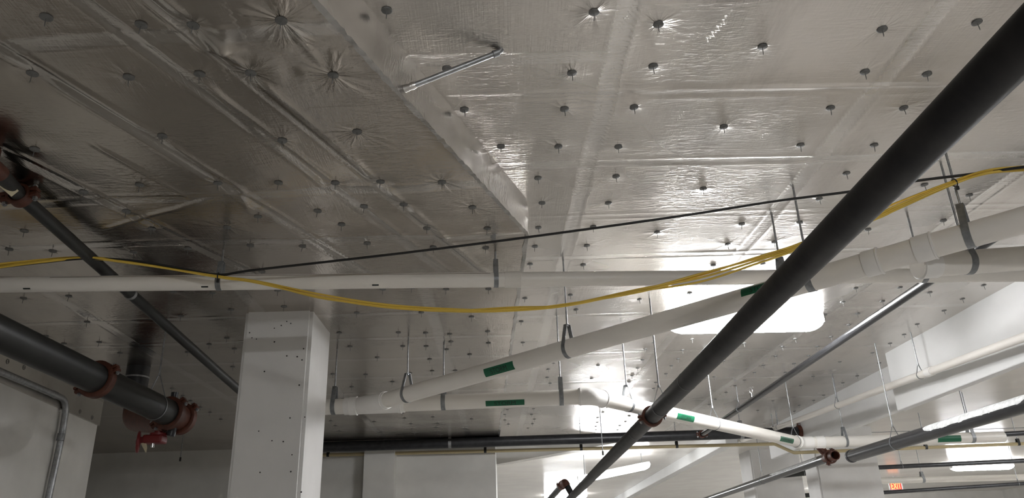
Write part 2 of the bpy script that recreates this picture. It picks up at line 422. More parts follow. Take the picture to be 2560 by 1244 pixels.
def build_ceiling():
    A = ceiling_island(-1); B = ceiling_island(1)
    # the rows of the right island cross the jump of the boundary at the far wall: drop those quads
    co = np.concatenate([A[0], B[0]]); q = np.concatenate([A[1], B[1] + len(A[0])])
    cx = co[q][:, :, 0]; keep = (cx.max(1) - cx.min(1)) < 2.5
    q = q[keep]
    me = bpy.data.meshes.new('ceiling')
    me.vertices.add(len(co)); me.vertices.foreach_set('co', co.astype(np.float32).ravel())
    me.loops.add(q.size); me.loops.foreach_set('vertex_index', q.ravel().astype(np.int32))
    me.polygons.add(len(q)); me.polygons.foreach_set('loop_start', (np.arange(len(q)) * 4).astype(np.int32))
    me.polygons.foreach_set('loop_total', np.full(len(q), 4, np.int32))
    a = me.attributes.new('pin', 'FLOAT_VECTOR', 'POINT'); a.data.foreach_set('vector', np.concatenate([A[2], B[2]]).astype(np.float32).ravel())
    a = me.attributes.new('tape', 'FLOAT', 'POINT'); a.data.foreach_set('value', np.concatenate([A[3], B[3]]).astype(np.float32).ravel())
    a = me.attributes.new('fade', 'FLOAT', 'POINT'); a.data.foreach_set('value', np.concatenate([A[4], B[4]]).astype(np.float32).ravel())
    me.materials.append(FOIL); me.materials.append(CEILP); me.materials.append(FOILL)
    cen = co[q].mean(1)
    mi = ((cen[:, 0] > 4.0) | (cen[:, 1] > 12.35)).astype(np.int32)
    mi[(cen[:, 2] < (ZL + ZR) / 2) & (mi == 0)] = 2
    me.polygons.foreach_set('material_index', mi)
    me.polygons.foreach_set('use_smooth', np.ones(len(q), bool))
    me.update(calc_edges=True)
    o = bpy.data.objects.new('ceiling', me); C.objects.link(o); struct(o)
    o['label'] = 'silver foil-faced insulated ceiling held up by rows of washers'
    return o
build_ceiling()

# the vertical step between the two ceilings, wrapped in smooth foil tape
bm = bmesh.new(); rows = []
yy = list(np.arange(-8, 1.2, .4)) + list(np.arange(1.2, 3.6, .02)) + [3.6] + list(np.arange(3.7, 10.9, .1))
for y in yy:
    x = bound(y); n = Vector((math.cos(math.radians(20.7)), -math.sin(math.radians(20.7)), 0)) if y < 3.6 else Vector((1, 0, 0))
    wv = (random.random() - .5) * .010
    col = []
    col.append(bm.verts.new(Vector((x, y, ZL - .0035 + wv * .3)) - n * (.012 + wv)))
    for k in range(7):
        t = k / 6; bow = .012 * math.sin(math.pi * t) + (random.random() - .5) * .002
        low = (wv - .006) if k == 0 else 0
        col.append(bm.verts.new(Vector((x, y, ZL + low + t * (ZR - ZL + .004))) + n * (bow + (.010 if k == 0 else 0))))
    rows.append(col)
for a, b in zip(rows, rows[1:]):
    for k in range(7): bm.faces.new((a[k], b[k], b[k + 1], a[k + 1]))
o = struct(obj('trim_1', bm, FOIL2)); o['label'] = 'foil-taped vertical step between the lower and the upper ceiling'

# ------------------------------------------------------------------ walls, columns, beams
o = struct(obj('floor', span(-9, 17, -8.2, 27.2, -.2, 0), FLOORM, smooth=False))
# left wall block with its foil band at the top
PL = [at_h(0, 875, HL), at_h(253, 1006, HL)]
dirL = (PL[1] - PL[0]); dirL.z = 0; dirL.normalize()
c0 = Vector((PL[1].x, PL[1].y, 0)); cb = c0 - dirL * 16
bm = prism(bmesh.new(), [(c0.x, c0.y), (cb.x, cb.y), (cb.x - 4, cb.y), (c0.x - 5, c0.y)], 0, ZL + .1)
struct(obj('wall_left', bm, PAINT, smooth=False))
HB = 1.332 + EYE
nL = Vector((dirL.y, -dirL.x, 0))
bm = bmesh.new()
box(bm, (c0 - dirL * 4.0 + nL * .006) + Vector((0, 0, (HB + ZL) / 2)), 8.0, .03, ZL - HB, (dirL, nL, Vector((0, 0, 1))))
o = struct(obj('trim_2', bm, FOIL3, smooth=False)); o['label'] = 'foil insulation band along the top of the left wall'
YW = 10.85
e = at_y(1240, 1200, YW).x
struct(obj('wall_far', span(-9, e, YW, 12.6, 0, ZR + .05), PAINT, smooth=False))
# pilaster on the far wall
px0, px1 = at_y(915, 1200, YW).x, at_y(990, 1200, YW).x
bm = span(px0, px1, YW - .22, YW, 0, ZL + .05)
o = struct(obj('trim_3', bm, PAINT, smooth=False)); o['label'] = 'shallow painted pilaster on the far wall'
# slanting header over the opening right of the far wall
YH = 12.3; q = at_y(1540, 1106, YH); e2_ = at_y(1240, 1160, YH); bm = bmesh.new()
fr = [bm.verts.new((x, YH, z)) for x, z in ((e2_.x, e2_.z), (q.x, q.z), (q.x + .5, ZR + .02), (e2_.x, ZR + .02))]
bk = [bm.verts.new(v_.co + Vector((0, .3, 0))) for v_ in fr]
bm.faces.new(fr); bm.faces.new(bk[::-1])
for i in range(4): bm.faces.new((fr[i], bk[i], bk[(i + 1) % 4], fr[(i + 1) % 4]))
o = struct(obj('trim_4', bm, PAINT, smooth=False)); o['label'] = 'painted haunch slanting up over the opening beside the far wall'
struct(obj('wall_back', span(-9, 17, -8.3, -8, 0, ZR + .1), PAINT, smooth=False))
struct(obj('wall_end', span(-9, 17, 27, 27.3, 0, ZR + .1), PAINT, smooth=False))
struct(obj('wall_right', span(16.8, 17.1, -8, 27, 0, ZR + .1), PAINT, smooth=False))
struct(obj('wall_recess', span(-8.6, -8.3, 7, 11, 0, ZR), PAINT, smooth=False))

def column(x0, x1, y0, y1, ztop, label, mat=PAINTC):
    bm = span(x0, x1, y0, y1, 0, ztop)
    ed = [e_ for e_ in bm.edges if abs((e_.verts[0].co - e_.verts[1].co).z) > 1]
    bmesh.ops.bevel(bm, geom=ed, offset=.022, segments=2, affect='EDGES')
    o = obj('column', bm, mat, smooth=False); tag(o, label, 'column'); return o
col1 = column(-1.648, -1.212, 4.78, 5.33, ZL + .012, 'big white square column left of centre with small dark pits')
bm = bmesh.new()
for (u, v) in ((717,803),(703,813),(686,820),(727,808),(624,831),(630,844),(641,847),(686,854),(759,871),(743,891),(755,899),(717,889),
               (661,928),(748,962),(762,1042),(725,1044),(647,1077),(708,1103),(680,1101),(650,1180),(727,1178),(753,1229),(730,1136)):
    p = at_y(u, v, 4.78); lathe(bm, p + Vector((0, .001, 0)), (0, -1, 0), [(0, .006 * random.uniform(.5, 1.1)), (.0022, .004), (.0022, .0001)], 8)
obj('pit', bm, BLK, col1)
B = [at_y(u, 1200, 11.8).x for u in (2048, 2205)]
column(B[0], B[1], 11.8, 12.3, ZR + .01, 'white column at lower right behind the open-ended pipe coupling')
Cx = [at_y(u, 1200, 14.2).x for u in (1884, 2008)]
column(Cx[0], Cx[1], 14.2, 14.9, ZR + .01, 'farther white column seen below the crossing pipes')
# beams running down the room on the right
XB = 3.70
bm = span(XB, XB + .09, -8, 7.22, EYE + 1.20, ZR + .03); bevel(bm, .01)
o = struct(obj('trim_5', bm, BEAMP, smooth=False)); o['label'] = 'deep white concrete beam at the right'
bm = span(3.98, 4.07, 7.20, 11.75, EYE + 1.30, ZR + .03); bevel(bm, .012)
o = struct(obj('trim_6', bm, BEAMP, smooth=False)); o['label'] = 'shallower white beam carrying on from the deep one'
bm = span(3.41, 3.6, 12.0, 26, EYE + 1.57, ZR + .03); bevel(bm, .012)
o = struct(obj('trim_7', bm, BEAMP, smooth=False)); o['label'] = 'far white beam running away beyond the black pipe'

# ------------------------------------------------------------------ insulation pins
lab = {
 'L1': ('washer on the lower left foil ceiling nearer than the long white pipe', 'washers on the lower ceiling before the white pipe'),
 'L2': ('small washer on the lower left ceiling beyond the long white pipe', 'washers on the lower ceiling beyond the white pipe'),
 'R1': ('washer on the upper foil ceiling between foil step and black drain pipe', 'washers on the upper ceiling left of the drain pipe'),
 'R2': ('washer on the upper foil ceiling right of the black drain pipe', 'washers on the upper ceiling right of the drain pipe'),
 'R3': ('small washer on the upper ceiling beyond the long white pipe', 'washers on the upper ceiling beyond the white pipe'),
 'B': ('small washer on the foil band above the left wall', 'washers on the left wall band')}
bm = bmesh.new()
_, rg = lathe(bm, (0, 0, 0), (0, 0, 1), [(-.0045, .0004), (-.0040, .006), (-.0026, .0150), (-.0022, .0185), (-.0010, .0190), (.0030, .0175)], 24)
wash0 = bpy.data.meshes.new('insulation_washer'); bmesh.ops.recalc_face_normals(bm, faces=bm.faces); bm.to_mesh(wash0); bm.free()
wash0.materials.append(WASH); wash0.polygons.foreach_set('use_smooth', [True] * len(wash0.polygons))
bm = sweep(bmesh.new(), [(0, 0, .004), (0, 0, -.028), (.0012, 0, -.034)], [.0016, .0016, .0009], 8)
nail0 = bpy.data.meshes.new('nail'); bm.to_mesh(nail0); bm.free(); nail0.materials.append(WASH)
first = None
def put_pin(p, kind, rot=(0, 0, 0), nail=True):
    o = bpy.data.objects.new('insulation_washer', wash0); C.objects.link(o)
    o.location = p; o.rotation_euler = rot
    tag(o, lab[kind][0], 'washer', lab[kind][1])
    if nail:
        c = bpy.data.objects.new('nail', nail0); C.objects.link(c); c.parent = o
for (u, v), p in zip(PINS, PP):
    left = p.z < ZL + .01
    if left: k = 'L1' if p.y < 3.72 else 'L2'
    elif p.y > 4.3: k = 'R3'
    else: k = 'R1' if p.x < 1.25 + .0 * p.y or u < 2560 - (v - 105) * 1.0 else 'R2'
    put_pin(p - Vector((0, 0, .002)), k, (random.uniform(-.1, .1), random.uniform(-.1, .1), random.random() * 6))
for (u, v) in ((19, 903), (60, 918), (200, 1028), (230, 1043)):
    d = ray(u, v); P0 = PL[0] + nL * .022; t = (P0 - Vector((0, 0, EYE))).dot(nL) / d.dot(nL)
    p = Vector((0, 0, EYE)) + d * t
    o = put_pin(p, 'B', (math.pi / 2, 0, math.atan2(nL.y, nL.x) - math.pi / 2 + math.pi))

# ------------------------------------------------------------------ hangers
def ceiling_above(p): return ceil_z(p.x, p.y)
def hanger(p, axis, R, label, style='clevis', top=None, group=None, w=.026, mat=GALVD, rod=.0055):
    """threaded rod from the ceiling and a strap round the pipe at p"""
    p = Vector(p); a, s, u = frame(axis)
    u = Vector((0, 0, 1)); s = a.cross(u).normalized(); a2 = u.cross(s).normalized()
    zt = top or ceiling_above(p)
    t = thing('pipe_hanger', (p.x, p.y, zt), label, 'pipe hanger', group)
    hN = R * 2.3 + .02
    hN = min(hN, max(R * 1.35, zt - p.z - .02))
    r = sweep(bmesh.new(), [(p.x, p.y, zt + .004), (p.x, p.y, p.z + hN - .012)], rod, 10)
    obj('rod', r, GALV, t)
    bm = bmesh.new(); th = .003
    if style == 'ring':
        path = [(math.sin(k) * (R + .003), -math.cos(k) * (R + .003)) for k in np.linspace(-2.3, 2.3, 30)]
        path = [(-.004, hN)] + path + [(.004, hN)]; w_ = .009
    else:
        path = [(math.sin(k) * (R + .002), -math.cos(k) * (R + .002)) for k in np.linspace(-1.75, 1.75, 24)]
        path = [(-.001, hN), (-.018, hN)] + path + [(.018, hN), (.001, hN)]; w_ = w
    P = [p + s * x + u * y for x, y in path]; n = len(P); rows = []
    for i in range(n):
        d = (P[min(i + 1, n - 1)] - P[max(i - 1, 0)]).normalized(); nn = d.cross(a2).normalized()
        rows.append([bm.verts.new(P[i] + a2 * w_ * i_ + nn * th * j_) for i_, j_ in ((-.5, 0), (.5, 0), (.5, 1), (-.5, 1))])
    for x, y in zip(rows, rows[1:]):
        for k in range(4): bm.faces.new((x[k], x[(k + 1) % 4], y[(k + 1) % 4], y[k]))
    bm.faces.new(rows[0][::-1]); bm.faces.new(rows[-1])
    obj('strap', bm, mat, t)
    bm = bmesh.new(); _, rg = lathe(bm, p + u * (hN - .004), u, [(-.008, .010), (.008, .010)], 6); cap(bm, rg)
    obj('nut', bm, GALV, t, smooth=False)
    return t
def coupling(P, a, R, parent, mat=RUST, name='coupling', ear=0.0):
    """grooved two-bolt coupling"""
    a, s, u = frame(a); P = Vector(P)
    c = math.cos(ear); d = math.sin(ear); e1 = s * c + u * d; e2 = -s * d + u * c
    bm = bmesh.new()
    prof = [(-.026, R + .001), (-.026, R * 1.12 + .004), (-.020, R * 1.2 + .008), (.020, R * 1.2 + .008), (.026, R * 1.12 + .004), (.026, R + .001)]
    lathe(bm, P, a, prof, 32)
    for sg in (-1, 1):
        for up in (-1, 1):
            b = bmesh.new(); box(b, P + e1 * sg * (R * 1.2 + .017) + e2 * up * .012, .036, .018, .040, (e1, e2, a)); bevel(b, .004, 2)
            me = bpy.data.meshes.new('t'); b.to_mesh(me); b.free(); bm.from_mesh(me); bpy.data.meshes.remove(me)
    o = obj(name, bm, mat, parent)
    for sg in (-1, 1):
        b = sweep(bmesh.new(), [P + e1 * sg * (R * 1.2 + .020) - e2 * .040, P + e1 * sg * (R * 1.2 + .020) + e2 * .040], .006, 10)
        for up in (-1, 1):
            _, rg = lathe(b, P + e1 * sg * (R * 1.2 + .020) + e2 * up * .028, e2, [(-.006, .011), (.006, .011)], 6); cap(b, rg)
        obj('bolt', b, GALV, o)
    return o
def socket(P, a, R, L, parent, mat=PVCB, name='socket', lip=1):
    """pvc hub: a slightly larger sleeve with a rounded lip"""
    bm = bmesh.new(); k = R + .006
    _, rg = lathe(bm, P, a, [(-L / 2, R - .001), (-L / 2, k - .001), (-L / 2 + .003, k), (L / 2 - .010, k), (L / 2 - .008, k + .003 * lip), (L / 2 - .002, k + .003 * lip), (L / 2, R - .001)], 36)
    return obj(name, bm, mat, parent)
def text_mesh(s):
    cu = bpy.data.curves.new('t', 'FONT'); cu.body = s; cu.align_x = 'CENTER'; cu.align_y = 'CENTER'; cu.size = 1
    t = bpy.data.objects.new('t', cu); C.objects.link(t); bpy.context.view_layer.update()
    me = bpy.data.meshes.new_from_object(t.evaluated_get(bpy.context.evaluated_depsgraph_get()))
    bpy.data.objects.remove(t); return me
def pipe_label(parent, P, a, R, L, deg0, deg1, text='STORM', tl=.55, label='green STORM label'):
    """a green sticker wrapped on the pipe; angles from the camera-facing side, up positive"""
    a = Vector(a).normalized()
    if a.x < 0: a = -a
    v = Vector((0, 0, EYE)) - P; n0 = (v - a * v.dot(a)).normalized(); b = n0.cross(a)
    if b.z < 0: b = -b
    f = lambda t, d, r: P + a * t + (n0 * math.cos(math.radians(d)) + b * math.sin(math.radians(d))) * r
    bm = bmesh.new(); N = 10; rows = [[bm.verts.new(f(t, deg1 + (deg0 - deg1) * k / N, R + .0012)) for k in range(N + 1)] for t in (-L / 2, L / 2)]
    low = [[bm.verts.new(f(t, deg1 + (deg0 - deg1) * k / N, R - .0005)) for k in range(N + 1)] for t in (-L / 2, L / 2)]
    for k in range(N): bm.faces.new((rows[0][k], rows[1][k], rows[1][k + 1], rows[0][k + 1]))
    for i in (0, 1):
        for k in range(N): bm.faces.new((rows[i][k], rows[i][k + 1], low[i][k + 1], low[i][k]))
    for k in (0, N): bm.faces.new((rows[0][k], rows[1][k], low[1][k], low[0][k]))
    o = obj('pipe_label', bm, GRN, parent); o['label'] = label
    if text:
        me = text_mesh(text); bm = bmesh.new(); bm.from_mesh(me); bpy.data.meshes.remove(me)
        xs = [q.co.x for q in bm.verts]; ys_ = [q.co.y for q in bm.verts]
        sx = L * tl / (max(xs) - min(xs)); hh = max(ys_) - min(ys_); cy = (max(ys_) + min(ys_)) / 2
        mid = (deg0 + deg1) / 2; half = abs(deg0 - deg1) * .30
        for k in range(1, 12):
            bmesh.ops.bisect_plane(bm, geom=bm.verts[:] + bm.edges[:] + bm.faces[:], plane_co=(0, min(ys_) + hh * k / 12, 0), plane_no=(0, 1, 0))
        bmesh.ops.triangulate(bm, faces=bm.faces)
        for q in bm.verts: q.co = f(q.co.x * sx, mid + (q.co.y - cy) / hh * 2 * half, R + .0020)
        obj('lettering', bm, TXT, o, smooth=False)
    return o

# ------------------------------------------------------------------ black drain pipe, corner to corner
R4 = .057
c1, c2 = at_y(2370, 297, 1.66), at_y(1640, 1030, 5.5)
dC = (c2 - c1).normalized(); cA = c1 - dC * 1.9; cB = c2 + dC * 9.0
drain = thing('drain_pipe', cA, 'black cast iron drain pipe crossing the picture diagonally from the upper right', 'pipe')
cpl = on((cA, cB), 1630)
obj('pipe', sweep(bmesh.new(), [cA, cpl], R4, 40), IRON, drain)
obj('pipe', sweep(bmesh.new(), [cpl, cB], R4 * .985, 40), IRON, drain)
coupling(cpl, dC, R4, drain, ear=.15)
for u in (1718, 1590, 1470):
    P = on((cA, cB), u); bm = bmesh.new(); lathe(bm, P, dC, [(-.008, R4), (-.004, R4 + .0016), (.004, R4 + .0016), (.008, R4)], 36); obj('joint_line', bm, BLACKP, drain)
hanger(on((cA, cB), 1652), dC, R4, 'ring hanger round the black drain pipe next to its red-brown coupling', 'ring')
# tee and branch at its far end
tee = on((cA, cB), 1432); bt = at_y(1412, 1205, tee.y + .02); bd = at_y(1372, 1250, tee.y + .9)
br = thing('branch_pipe', tee, 'short branch pipe with red-brown elbow at the bottom edge below the far light', 'pipe')
obj('riser', sweep(bmesh.new(), [tee, bt], R4 * .8, 24), IRON, br)
obj('elbow', sweep(bmesh.new(), fillet([tee.lerp(bt, .72), bt + Vector((0, 0, .0)), bt.lerp(bd, .22)], .06), R4 * 1.0, 24), RUST, br)
coupling(bt.lerp(bd, .14), bd - bt, R4 * .85, br)
obj('pipe', sweep(bmesh.new(), [bt.lerp(bd, .1), bt.lerp(bd, 2.2)], R4 * .8, 24), STEEL, br)

# ------------------------------------------------------------------ white storm pipes
s1a, s1b = at_h(2560, 549, 1.285), at_h(965, 1000, 1.115)
d1 = (s1b - s1a).normalized(); s1A = s1a - d1 * .5
W = at_h(905, 1010, 1.112)                  # the wye
storm1 = thing('storm_pipe', s1a, 'white storm pipe slanting down from the right edge to the wye behind the column', 'pipe')
obj('pipe', sweep(bmesh.new(), [s1A, s1b], R4, 44), PVC, storm1)
seg1 = (s1A, s1b)
for u, L, f in ((2182, .075, 1), (2312, .085, 1)):
    socket(on(seg1, u), -d1, R4, L, storm1)
pipe_label(storm1, on(seg1, 1259), d1, R4, .245, 22, -34, label='dark green STORM label')
pipe_label(storm1, on(seg1, 1915), d1, R4, .22, 62, 14, label='dark green STORM label half hidden by the drain pipe')
s2a, s2b = at_h(812, 1017, 1.11), at_h(1478, 990, 1.115)
s2c = at_h(2003, 1106, 1.075); s2d = at_y(2508, 1091, s2c.y + .12); s2A = s2a + (s2a - s2b).normalized() * .5
storm2 = thing('storm_pipe', s2a, 'white storm pipe running level from the column, bending twice and going on to the right', 'pipe')
obj('pipe', sweep(bmesh.new(), [s2A, s2b], R4, 40), PVC, storm2)
obj('pipe', sweep(bmesh.new(), [s2b, s2c], R4, 40), PVC, storm2)
obj('pipe', sweep(bmesh.new(), [s2c, s2d], R4, 40), PVC, storm2)
dA, dB, dD = (s2b - s2A).normalized(), (s2c - s2b).normalized(), (s2d - s2c).normalized()
obj('elbow', sweep(bmesh.new(), fillet([s2b - dA * .085, s2b, s2b + dB * .13], .12, 8), R4 + .006, 36), PVCB, storm2)
obj('elbow', sweep(bmesh.new(), fillet([s2c - dB * .09, s2c, s2c + dD * .12], .12, 8), R4 + .006, 36), PVCB, storm2)
socket(s2b - dA * .085, dA, R4, .02, storm2, lip=1.5); socket(s2b + dB * .13, dB, R4, .02, storm2, lip=1.5)
socket(s2c + dD * .2, dD, R4, .09, storm2); socket(s2c - dB * .1, dB, R4, .02, storm2, lip=1.5)
seg2, seg2b, seg2c = (s2A, s2b), (s2b, s2c), (s2c, s2d)
# wye
wb = on(seg2, 895)
bm = sweep(bmesh.new(), [on(seg2, 862), on(seg2, 1012)], R4 + .006, 36); obj('wye', bm, PVCB, storm2)
bm = sweep(bmesh.new(), [on(seg2, 893) , s1b + d1 * .0 ], R4 + .004, 36); obj('wye_branch', bm, PVCB, storm2)
socket(on(seg2, 884), dA, R4 + .004, .06, storm2); socket(on(seg2, 1000), dA, R4 + .004, .03, storm2)
socket(s1b, d1, R4, .03, storm1)
pipe_label(storm2, on(seg2, 1263), dA, R4, .285, -2, -46, label='dark green STORM label')
pipe_label(storm2, on(seg2b, 1701), dB, R4, .27, 22, -30, tl=.55, label='bright green STORM label lit by the lamp')
pipe_label(storm2, on(seg2b, 1955), dB, R4, .30, 22, -30, tl=.6, label='dark green label near the far bend')
s3a, s3b = at_y(2292, 664, 3.33), at_y(2560, 645, 3.36)
d3 = (s3b - s3a).normalized()
st3 = thing('storm_pipe', s3a, 'thick white pipe emerging from behind the slanting storm pipe at the right edge', 'pipe')
obj('pipe', sweep(bmesh.new(), [s3a, s3b + d3 * .6], R4, 40), PVC, st3)
socket(on((s3a, s3b), 2318), -d3, R4, .09, st3)
hanger(on(seg1, 1421), d1, R4, 'clevis hanger on the slanting storm pipe at centre, right of its STORM label')
hanger(on(seg1, 1018), d1, R4, 'clevis hanger near the lower end of the slanting storm pipe')
hanger(on(seg1, 2421), d1, R4, 'wide strap hanger on the slanting storm pipe near the yellow cable tie', w=.032)
hanger(on(seg1, 2026), d1, R4, 'strap hanger on the slanting storm pipe, mostly behind the black drain pipe', w=.035)
hanger(on((s3a, s3b), 2419), d3, R4, 'strap hanger on the thick white pipe at the right edge', w=.032)
hanger(on(seg2, 835), dA, R4, 'strap hanger on the level storm pipe beside the column', w=.032)
hanger(on(seg2, 1109), dA, R4, 'strap hanger on the level storm pipe behind the slanting one', w=.032)
hanger(on(seg2, 1403), dA, R4, 'strap hanger on the level storm pipe just before its first bend', w=.032)
hanger(on(seg2b, 1570), dB, R4, 'clevis hanger on the storm pipe just after its first bend')
hanger(on(seg2b, 1786), dB, R4, 'clevis hanger on the storm pipe right of the bright green label', 'ring')
hanger(on(seg2b, 1988), dB, R4, 'clevis hanger on the storm pipe just before its second bend', 'ring')
hanger(on(seg2c, 2113), dD, R4, 'clevis hanger on the storm pipe after its second bend')

# ------------------------------------------------------------------ long white pipe straight across
R3 = .040
h1, h2 = at_y(0, 711, 3.66), at_y(2560, 686, 4.02); dH = (h2 - h1).normalized()
hA, hB = h1 - dH * 1.2, h2 + dH * .35
hp = thing('white_pipe', h1, 'long thin white pipe running straight across from left edge to right edge', 'pipe')
obj('pipe', sweep(bmesh.new(), [hA, hB], R3, 36), PVC, hp)
segH = (hA, hB)
socket(on(segH, 1282), dH, R3 - .003, .09, hp, mat=PVC, lip=.3)
def mark(u, deg, L, wdt):
    P = on(segH, u); a = dH; v = Vector((0, 0, EYE)) - P; n0 = (v - a * v.dot(a)).normalized(); b = n0.cross(a); b = b if b.z > 0 else -b
    n = n0 * math.cos(math.radians(deg)) + b * math.sin(math.radians(deg))
    return box(bmesh.new(), P + n * R3, L, wdt, .0012, (a, a.cross(n).normalized(), n))
for u in (76, 517, 940): obj('print_mark', mark(u, -32, .034, .008), TXT, hp)
P0_, P1_ = on(segH, 130), on(segH, 1225)
def line_pt(P):
    v = Vector((0, 0, EYE)) - P; n0 = (v - dH * v.dot(dH)).normalized(); b = n0.cross(dH); b = b if b.z > 0 else -b
    return P + (n0 * math.cos(1.0) + b * math.sin(1.0)) * R3
bm = sweep(bmesh.new(), [line_pt(P0_.lerp(P1_, k / 12)) for k in range(13)], .0011, 6)
o = obj('print_line', bm, MARK, hp, smooth=False); o['label'] = 'broken line of reddish print'
hanger(on(segH, 549), dH, R3, 'strap hanger with a black cable tied to it on the long white pipe', w=.026)
hanger(on(segH, 1240), dH, R3, 'grey flat strap hanger at the middle of the long white pipe', w=.024)
hanger(on(segH, 1956), dH, R3, 'strap hanger on the long white pipe just left of the black drain pipe', w=.03)
hanger(on(segH, 2306), dH, R3, 'short rod hanger on the long white pipe behind the slanting storm pipe', w=.03)

# ------------------------------------------------------------------ cables
def path3(pp): return spline([at_y(u, v, y) for u, v, y in pp], 10)
yl = [(-60,672,3.45),(0,664,3.5),(100,652,3.52),(215,644,3.55),(330,656,3.57),(548,691,3.60),(640,703,3.56),(800,740,3.50),(960,763,3.46),(1130,774,3.44),
      (1280,772,3.42),(1420,760,3.40),(1600,725,3.36),(1750,690,3.33),(1900,648,3.28),(2000,617,3.25),(2190,543,3.14),(2240,516,3.11),(2384,456,3.02),(2470,430,2.95),(2560,421,2.9),(2700,410,2.8)]
OFF = [[0, -2, -3, -1, 1, 0, -1, -5, -3, -2, 2, -1, 4, -2, -8, -9, -14, -9, -4, -5, -5, -5],
       [-4, -5, -2, 1, 0, 2, 2, 1, 2, 1, -4, 2, 0, -6, -4, -4, -6, -2, 0, -1, 2, 0],
       [3, 4, 3, 2, 2, -1, 0, 4, 0, 3, 0, 0, -3, 4, 1, 0, 0, 3, 3, 3, 4, 4],
       [1, 1, 1, -1, -2, 1, 3, 2, 4, 4, 4, 3, 2, 14, 8, 4, 4, 8, 4, 2, 1, 0]]
for k in range(4):
    pp = [(u, v + OFF[k][i], y + .006 * ((k * 5 + i * 3) % 4 - 1.5)) for i, (u, v, y) in enumerate(yl)]
    o = obj('yellow_cable', sweep(bmesh.new(), path3(pp), .0049, 10), YEL)
    tag(o, 'yellow cable in the loose bundle drooping across below the long white pipe', 'cable', 'yellow cables in the drooping bundle')
bl = [(-60,677,3.47),(0,668,3.5),(110,655,3.53),(215,646,3.55),(330,651,3.57),(440,668,3.59),(546,686,3.60),(640,674,3.58),(1000,633,3.52),(1316,593,3.46),(1700,540,3.36),(1930,504,3.28),
      (2130,478,3.18),(2290,452,3.08),(2420,436,3.0),(2500,425,2.93),(2600,412,2.85)]
o = obj('black_cable', sweep(bmesh.new(), path3(bl), .0062, 12), BLK)
tag(o, 'straight black cable rising from the left hanger to the upper right', 'cable')
def tie(u, v, y, d, label, r=.016):
    p = at_y(u, v, y); bm = bmesh.new(); a, s, uu = frame(d)
    sweep(bm, [p + (s * math.cos(k) + uu * math.sin(k)) * r for k in np.linspace(0, 2 * math.pi, 17)], .003, 8)
    box(bm, p - uu * (r + .008) , .012, .010, .016); 
    tag(obj('cable_tie', bm, BLK), label, 'cable tie')
tie(546, 690, 3.60, dH, 'black tie holding the cables to the left strap hanger', .017)
tie(2386, 457, 3.02, (1, 0, .3), 'black tie round the yellow cables at the right hanger rod', .018)

# ------------------------------------------------------------------ sprinkler line on the right
r2 = .030
k1, k2 = at_h(2285, 727, 1.57), at_y(1755, 1085, 10.12)
kd = (k2 - k1).normalized(); kA, kB = k1 - kd * 2.2, k2 + kd * .08
sp = thing('sprinkler_pipe', k1, 'glossy black sprinkler pipe running away under the ceiling at the right', 'pipe')
obj('pipe', sweep(bmesh.new(), [kA, kB], r2, 28), SPRK, sp)
coupling(k2, kd, r2 * 1.1, sp)
kh = on((k1, k2), 1881); 
bm = bmesh.new(); _, rg = lathe(bm, kh + Vector((0, 0, r2 - .004)), (0, 0, 1), [(0, .016), (.035, .016), (.035, .019), (.05, .019), (.05, .010), (.06, .008)], 16); cap(bm, rg); sh = obj('sprinkler_head', bm, CHROME, sp); sh['label'] = 'small chrome upright sprinkler head'
bm = bmesh.new()
sweep(bm, [kh + Vector((q * .001, 0, r2 + z)) for q, z in ((-10, .05), (-17, .075), (0, .105), (17, .075), (10, .05))], .004, 8)
obj('yoke', bm, CHROME, sh)
bm = bmesh.new(); _, rg = lathe(bm, kh + Vector((0, 0, r2 + .105)), (0, 0, 1), [(-.002, .008), (-.002, .032), (.002, .034), (.004, .006)], 20); cap(bm, rg); obj('deflector', bm, CHROME, sh)
hanger(on((k1, k2), 1848), kd, r2, 'ring hanger on the black sprinkler pipe left of its chrome head', 'ring')

# ------------------------------------------------------------------ black pipe across the room, gas line
X1, X2 = at_y(806, 1117, 10.4), at_y(1998, 1079, 10.4); xd = (X2 - X1).normalized()
bp = thing('black_pipe', X1, 'black pipe running across the room in the distance below the storm pipes', 'pipe')
RX = .067
obj('pipe', sweep(bmesh.new(), [X1 - xd * .5, X2], RX, 32), BLACKP, bp)
coupling(X2, xd, RX, bp, ear=1.4)
obj('elbow', sweep(bmesh.new(), fillet([X2, X2 + xd * .14, X2 + xd * .14 + Vector((0, .25, -.02))], .1), RX + .002, 24), RUST, bp)
segX = (X1 - xd * .45, X2)
hanger(on(segX, 1125), xd, RX, 'flat strap hanger on the far black pipe', w=.04, mat=GALV)
hanger(on(segX, 1853), xd, RX, 'strap hanger on the far black pipe close behind the storm pipe', w=.05, mat=GALV)
g1, g2 = at_y(806, 1137, 10.72), at_y(1936, 1109, 10.72); gd = (g2 - g1).normalized()
g3, g4 = at_y(1985, 1131, 10.72), at_y(2620, 1106, 10.72)
gp = thing('gas_pipe', g1, 'thin cream pipe running across just below the far black pipe', 'pipe')
obj('pipe', sweep(bmesh.new(), fillet([g1 - gd * .45, g2, g3, g4], .06), .022, 18), CREAM, gp)
segG = (g1 - gd * .45, g2); segG2 = (g3, g4)
for sg, u, lb in ((segG, 820, 'rod hanger on the thin cream pipe beside the column'), (segG, 967, 'second rod hanger on the cream pipe from the column'), (segG, 1213, 'third rod hanger on the cream pipe from the column'),
              (segG, 1453, 'rod hanger on the cream pipe above the far light'), (segG, 1692, 'rod hanger on the cream pipe right of the far light'),
              (segG2, 2315, 'rod hanger on the cream pipe below the white-topped pipe'), (segG2, 2546, 'rod hanger on the cream pipe at the right edge')):
    hanger(on(sg, u), gd, .022, lb, w=.035, mat=STEEL)
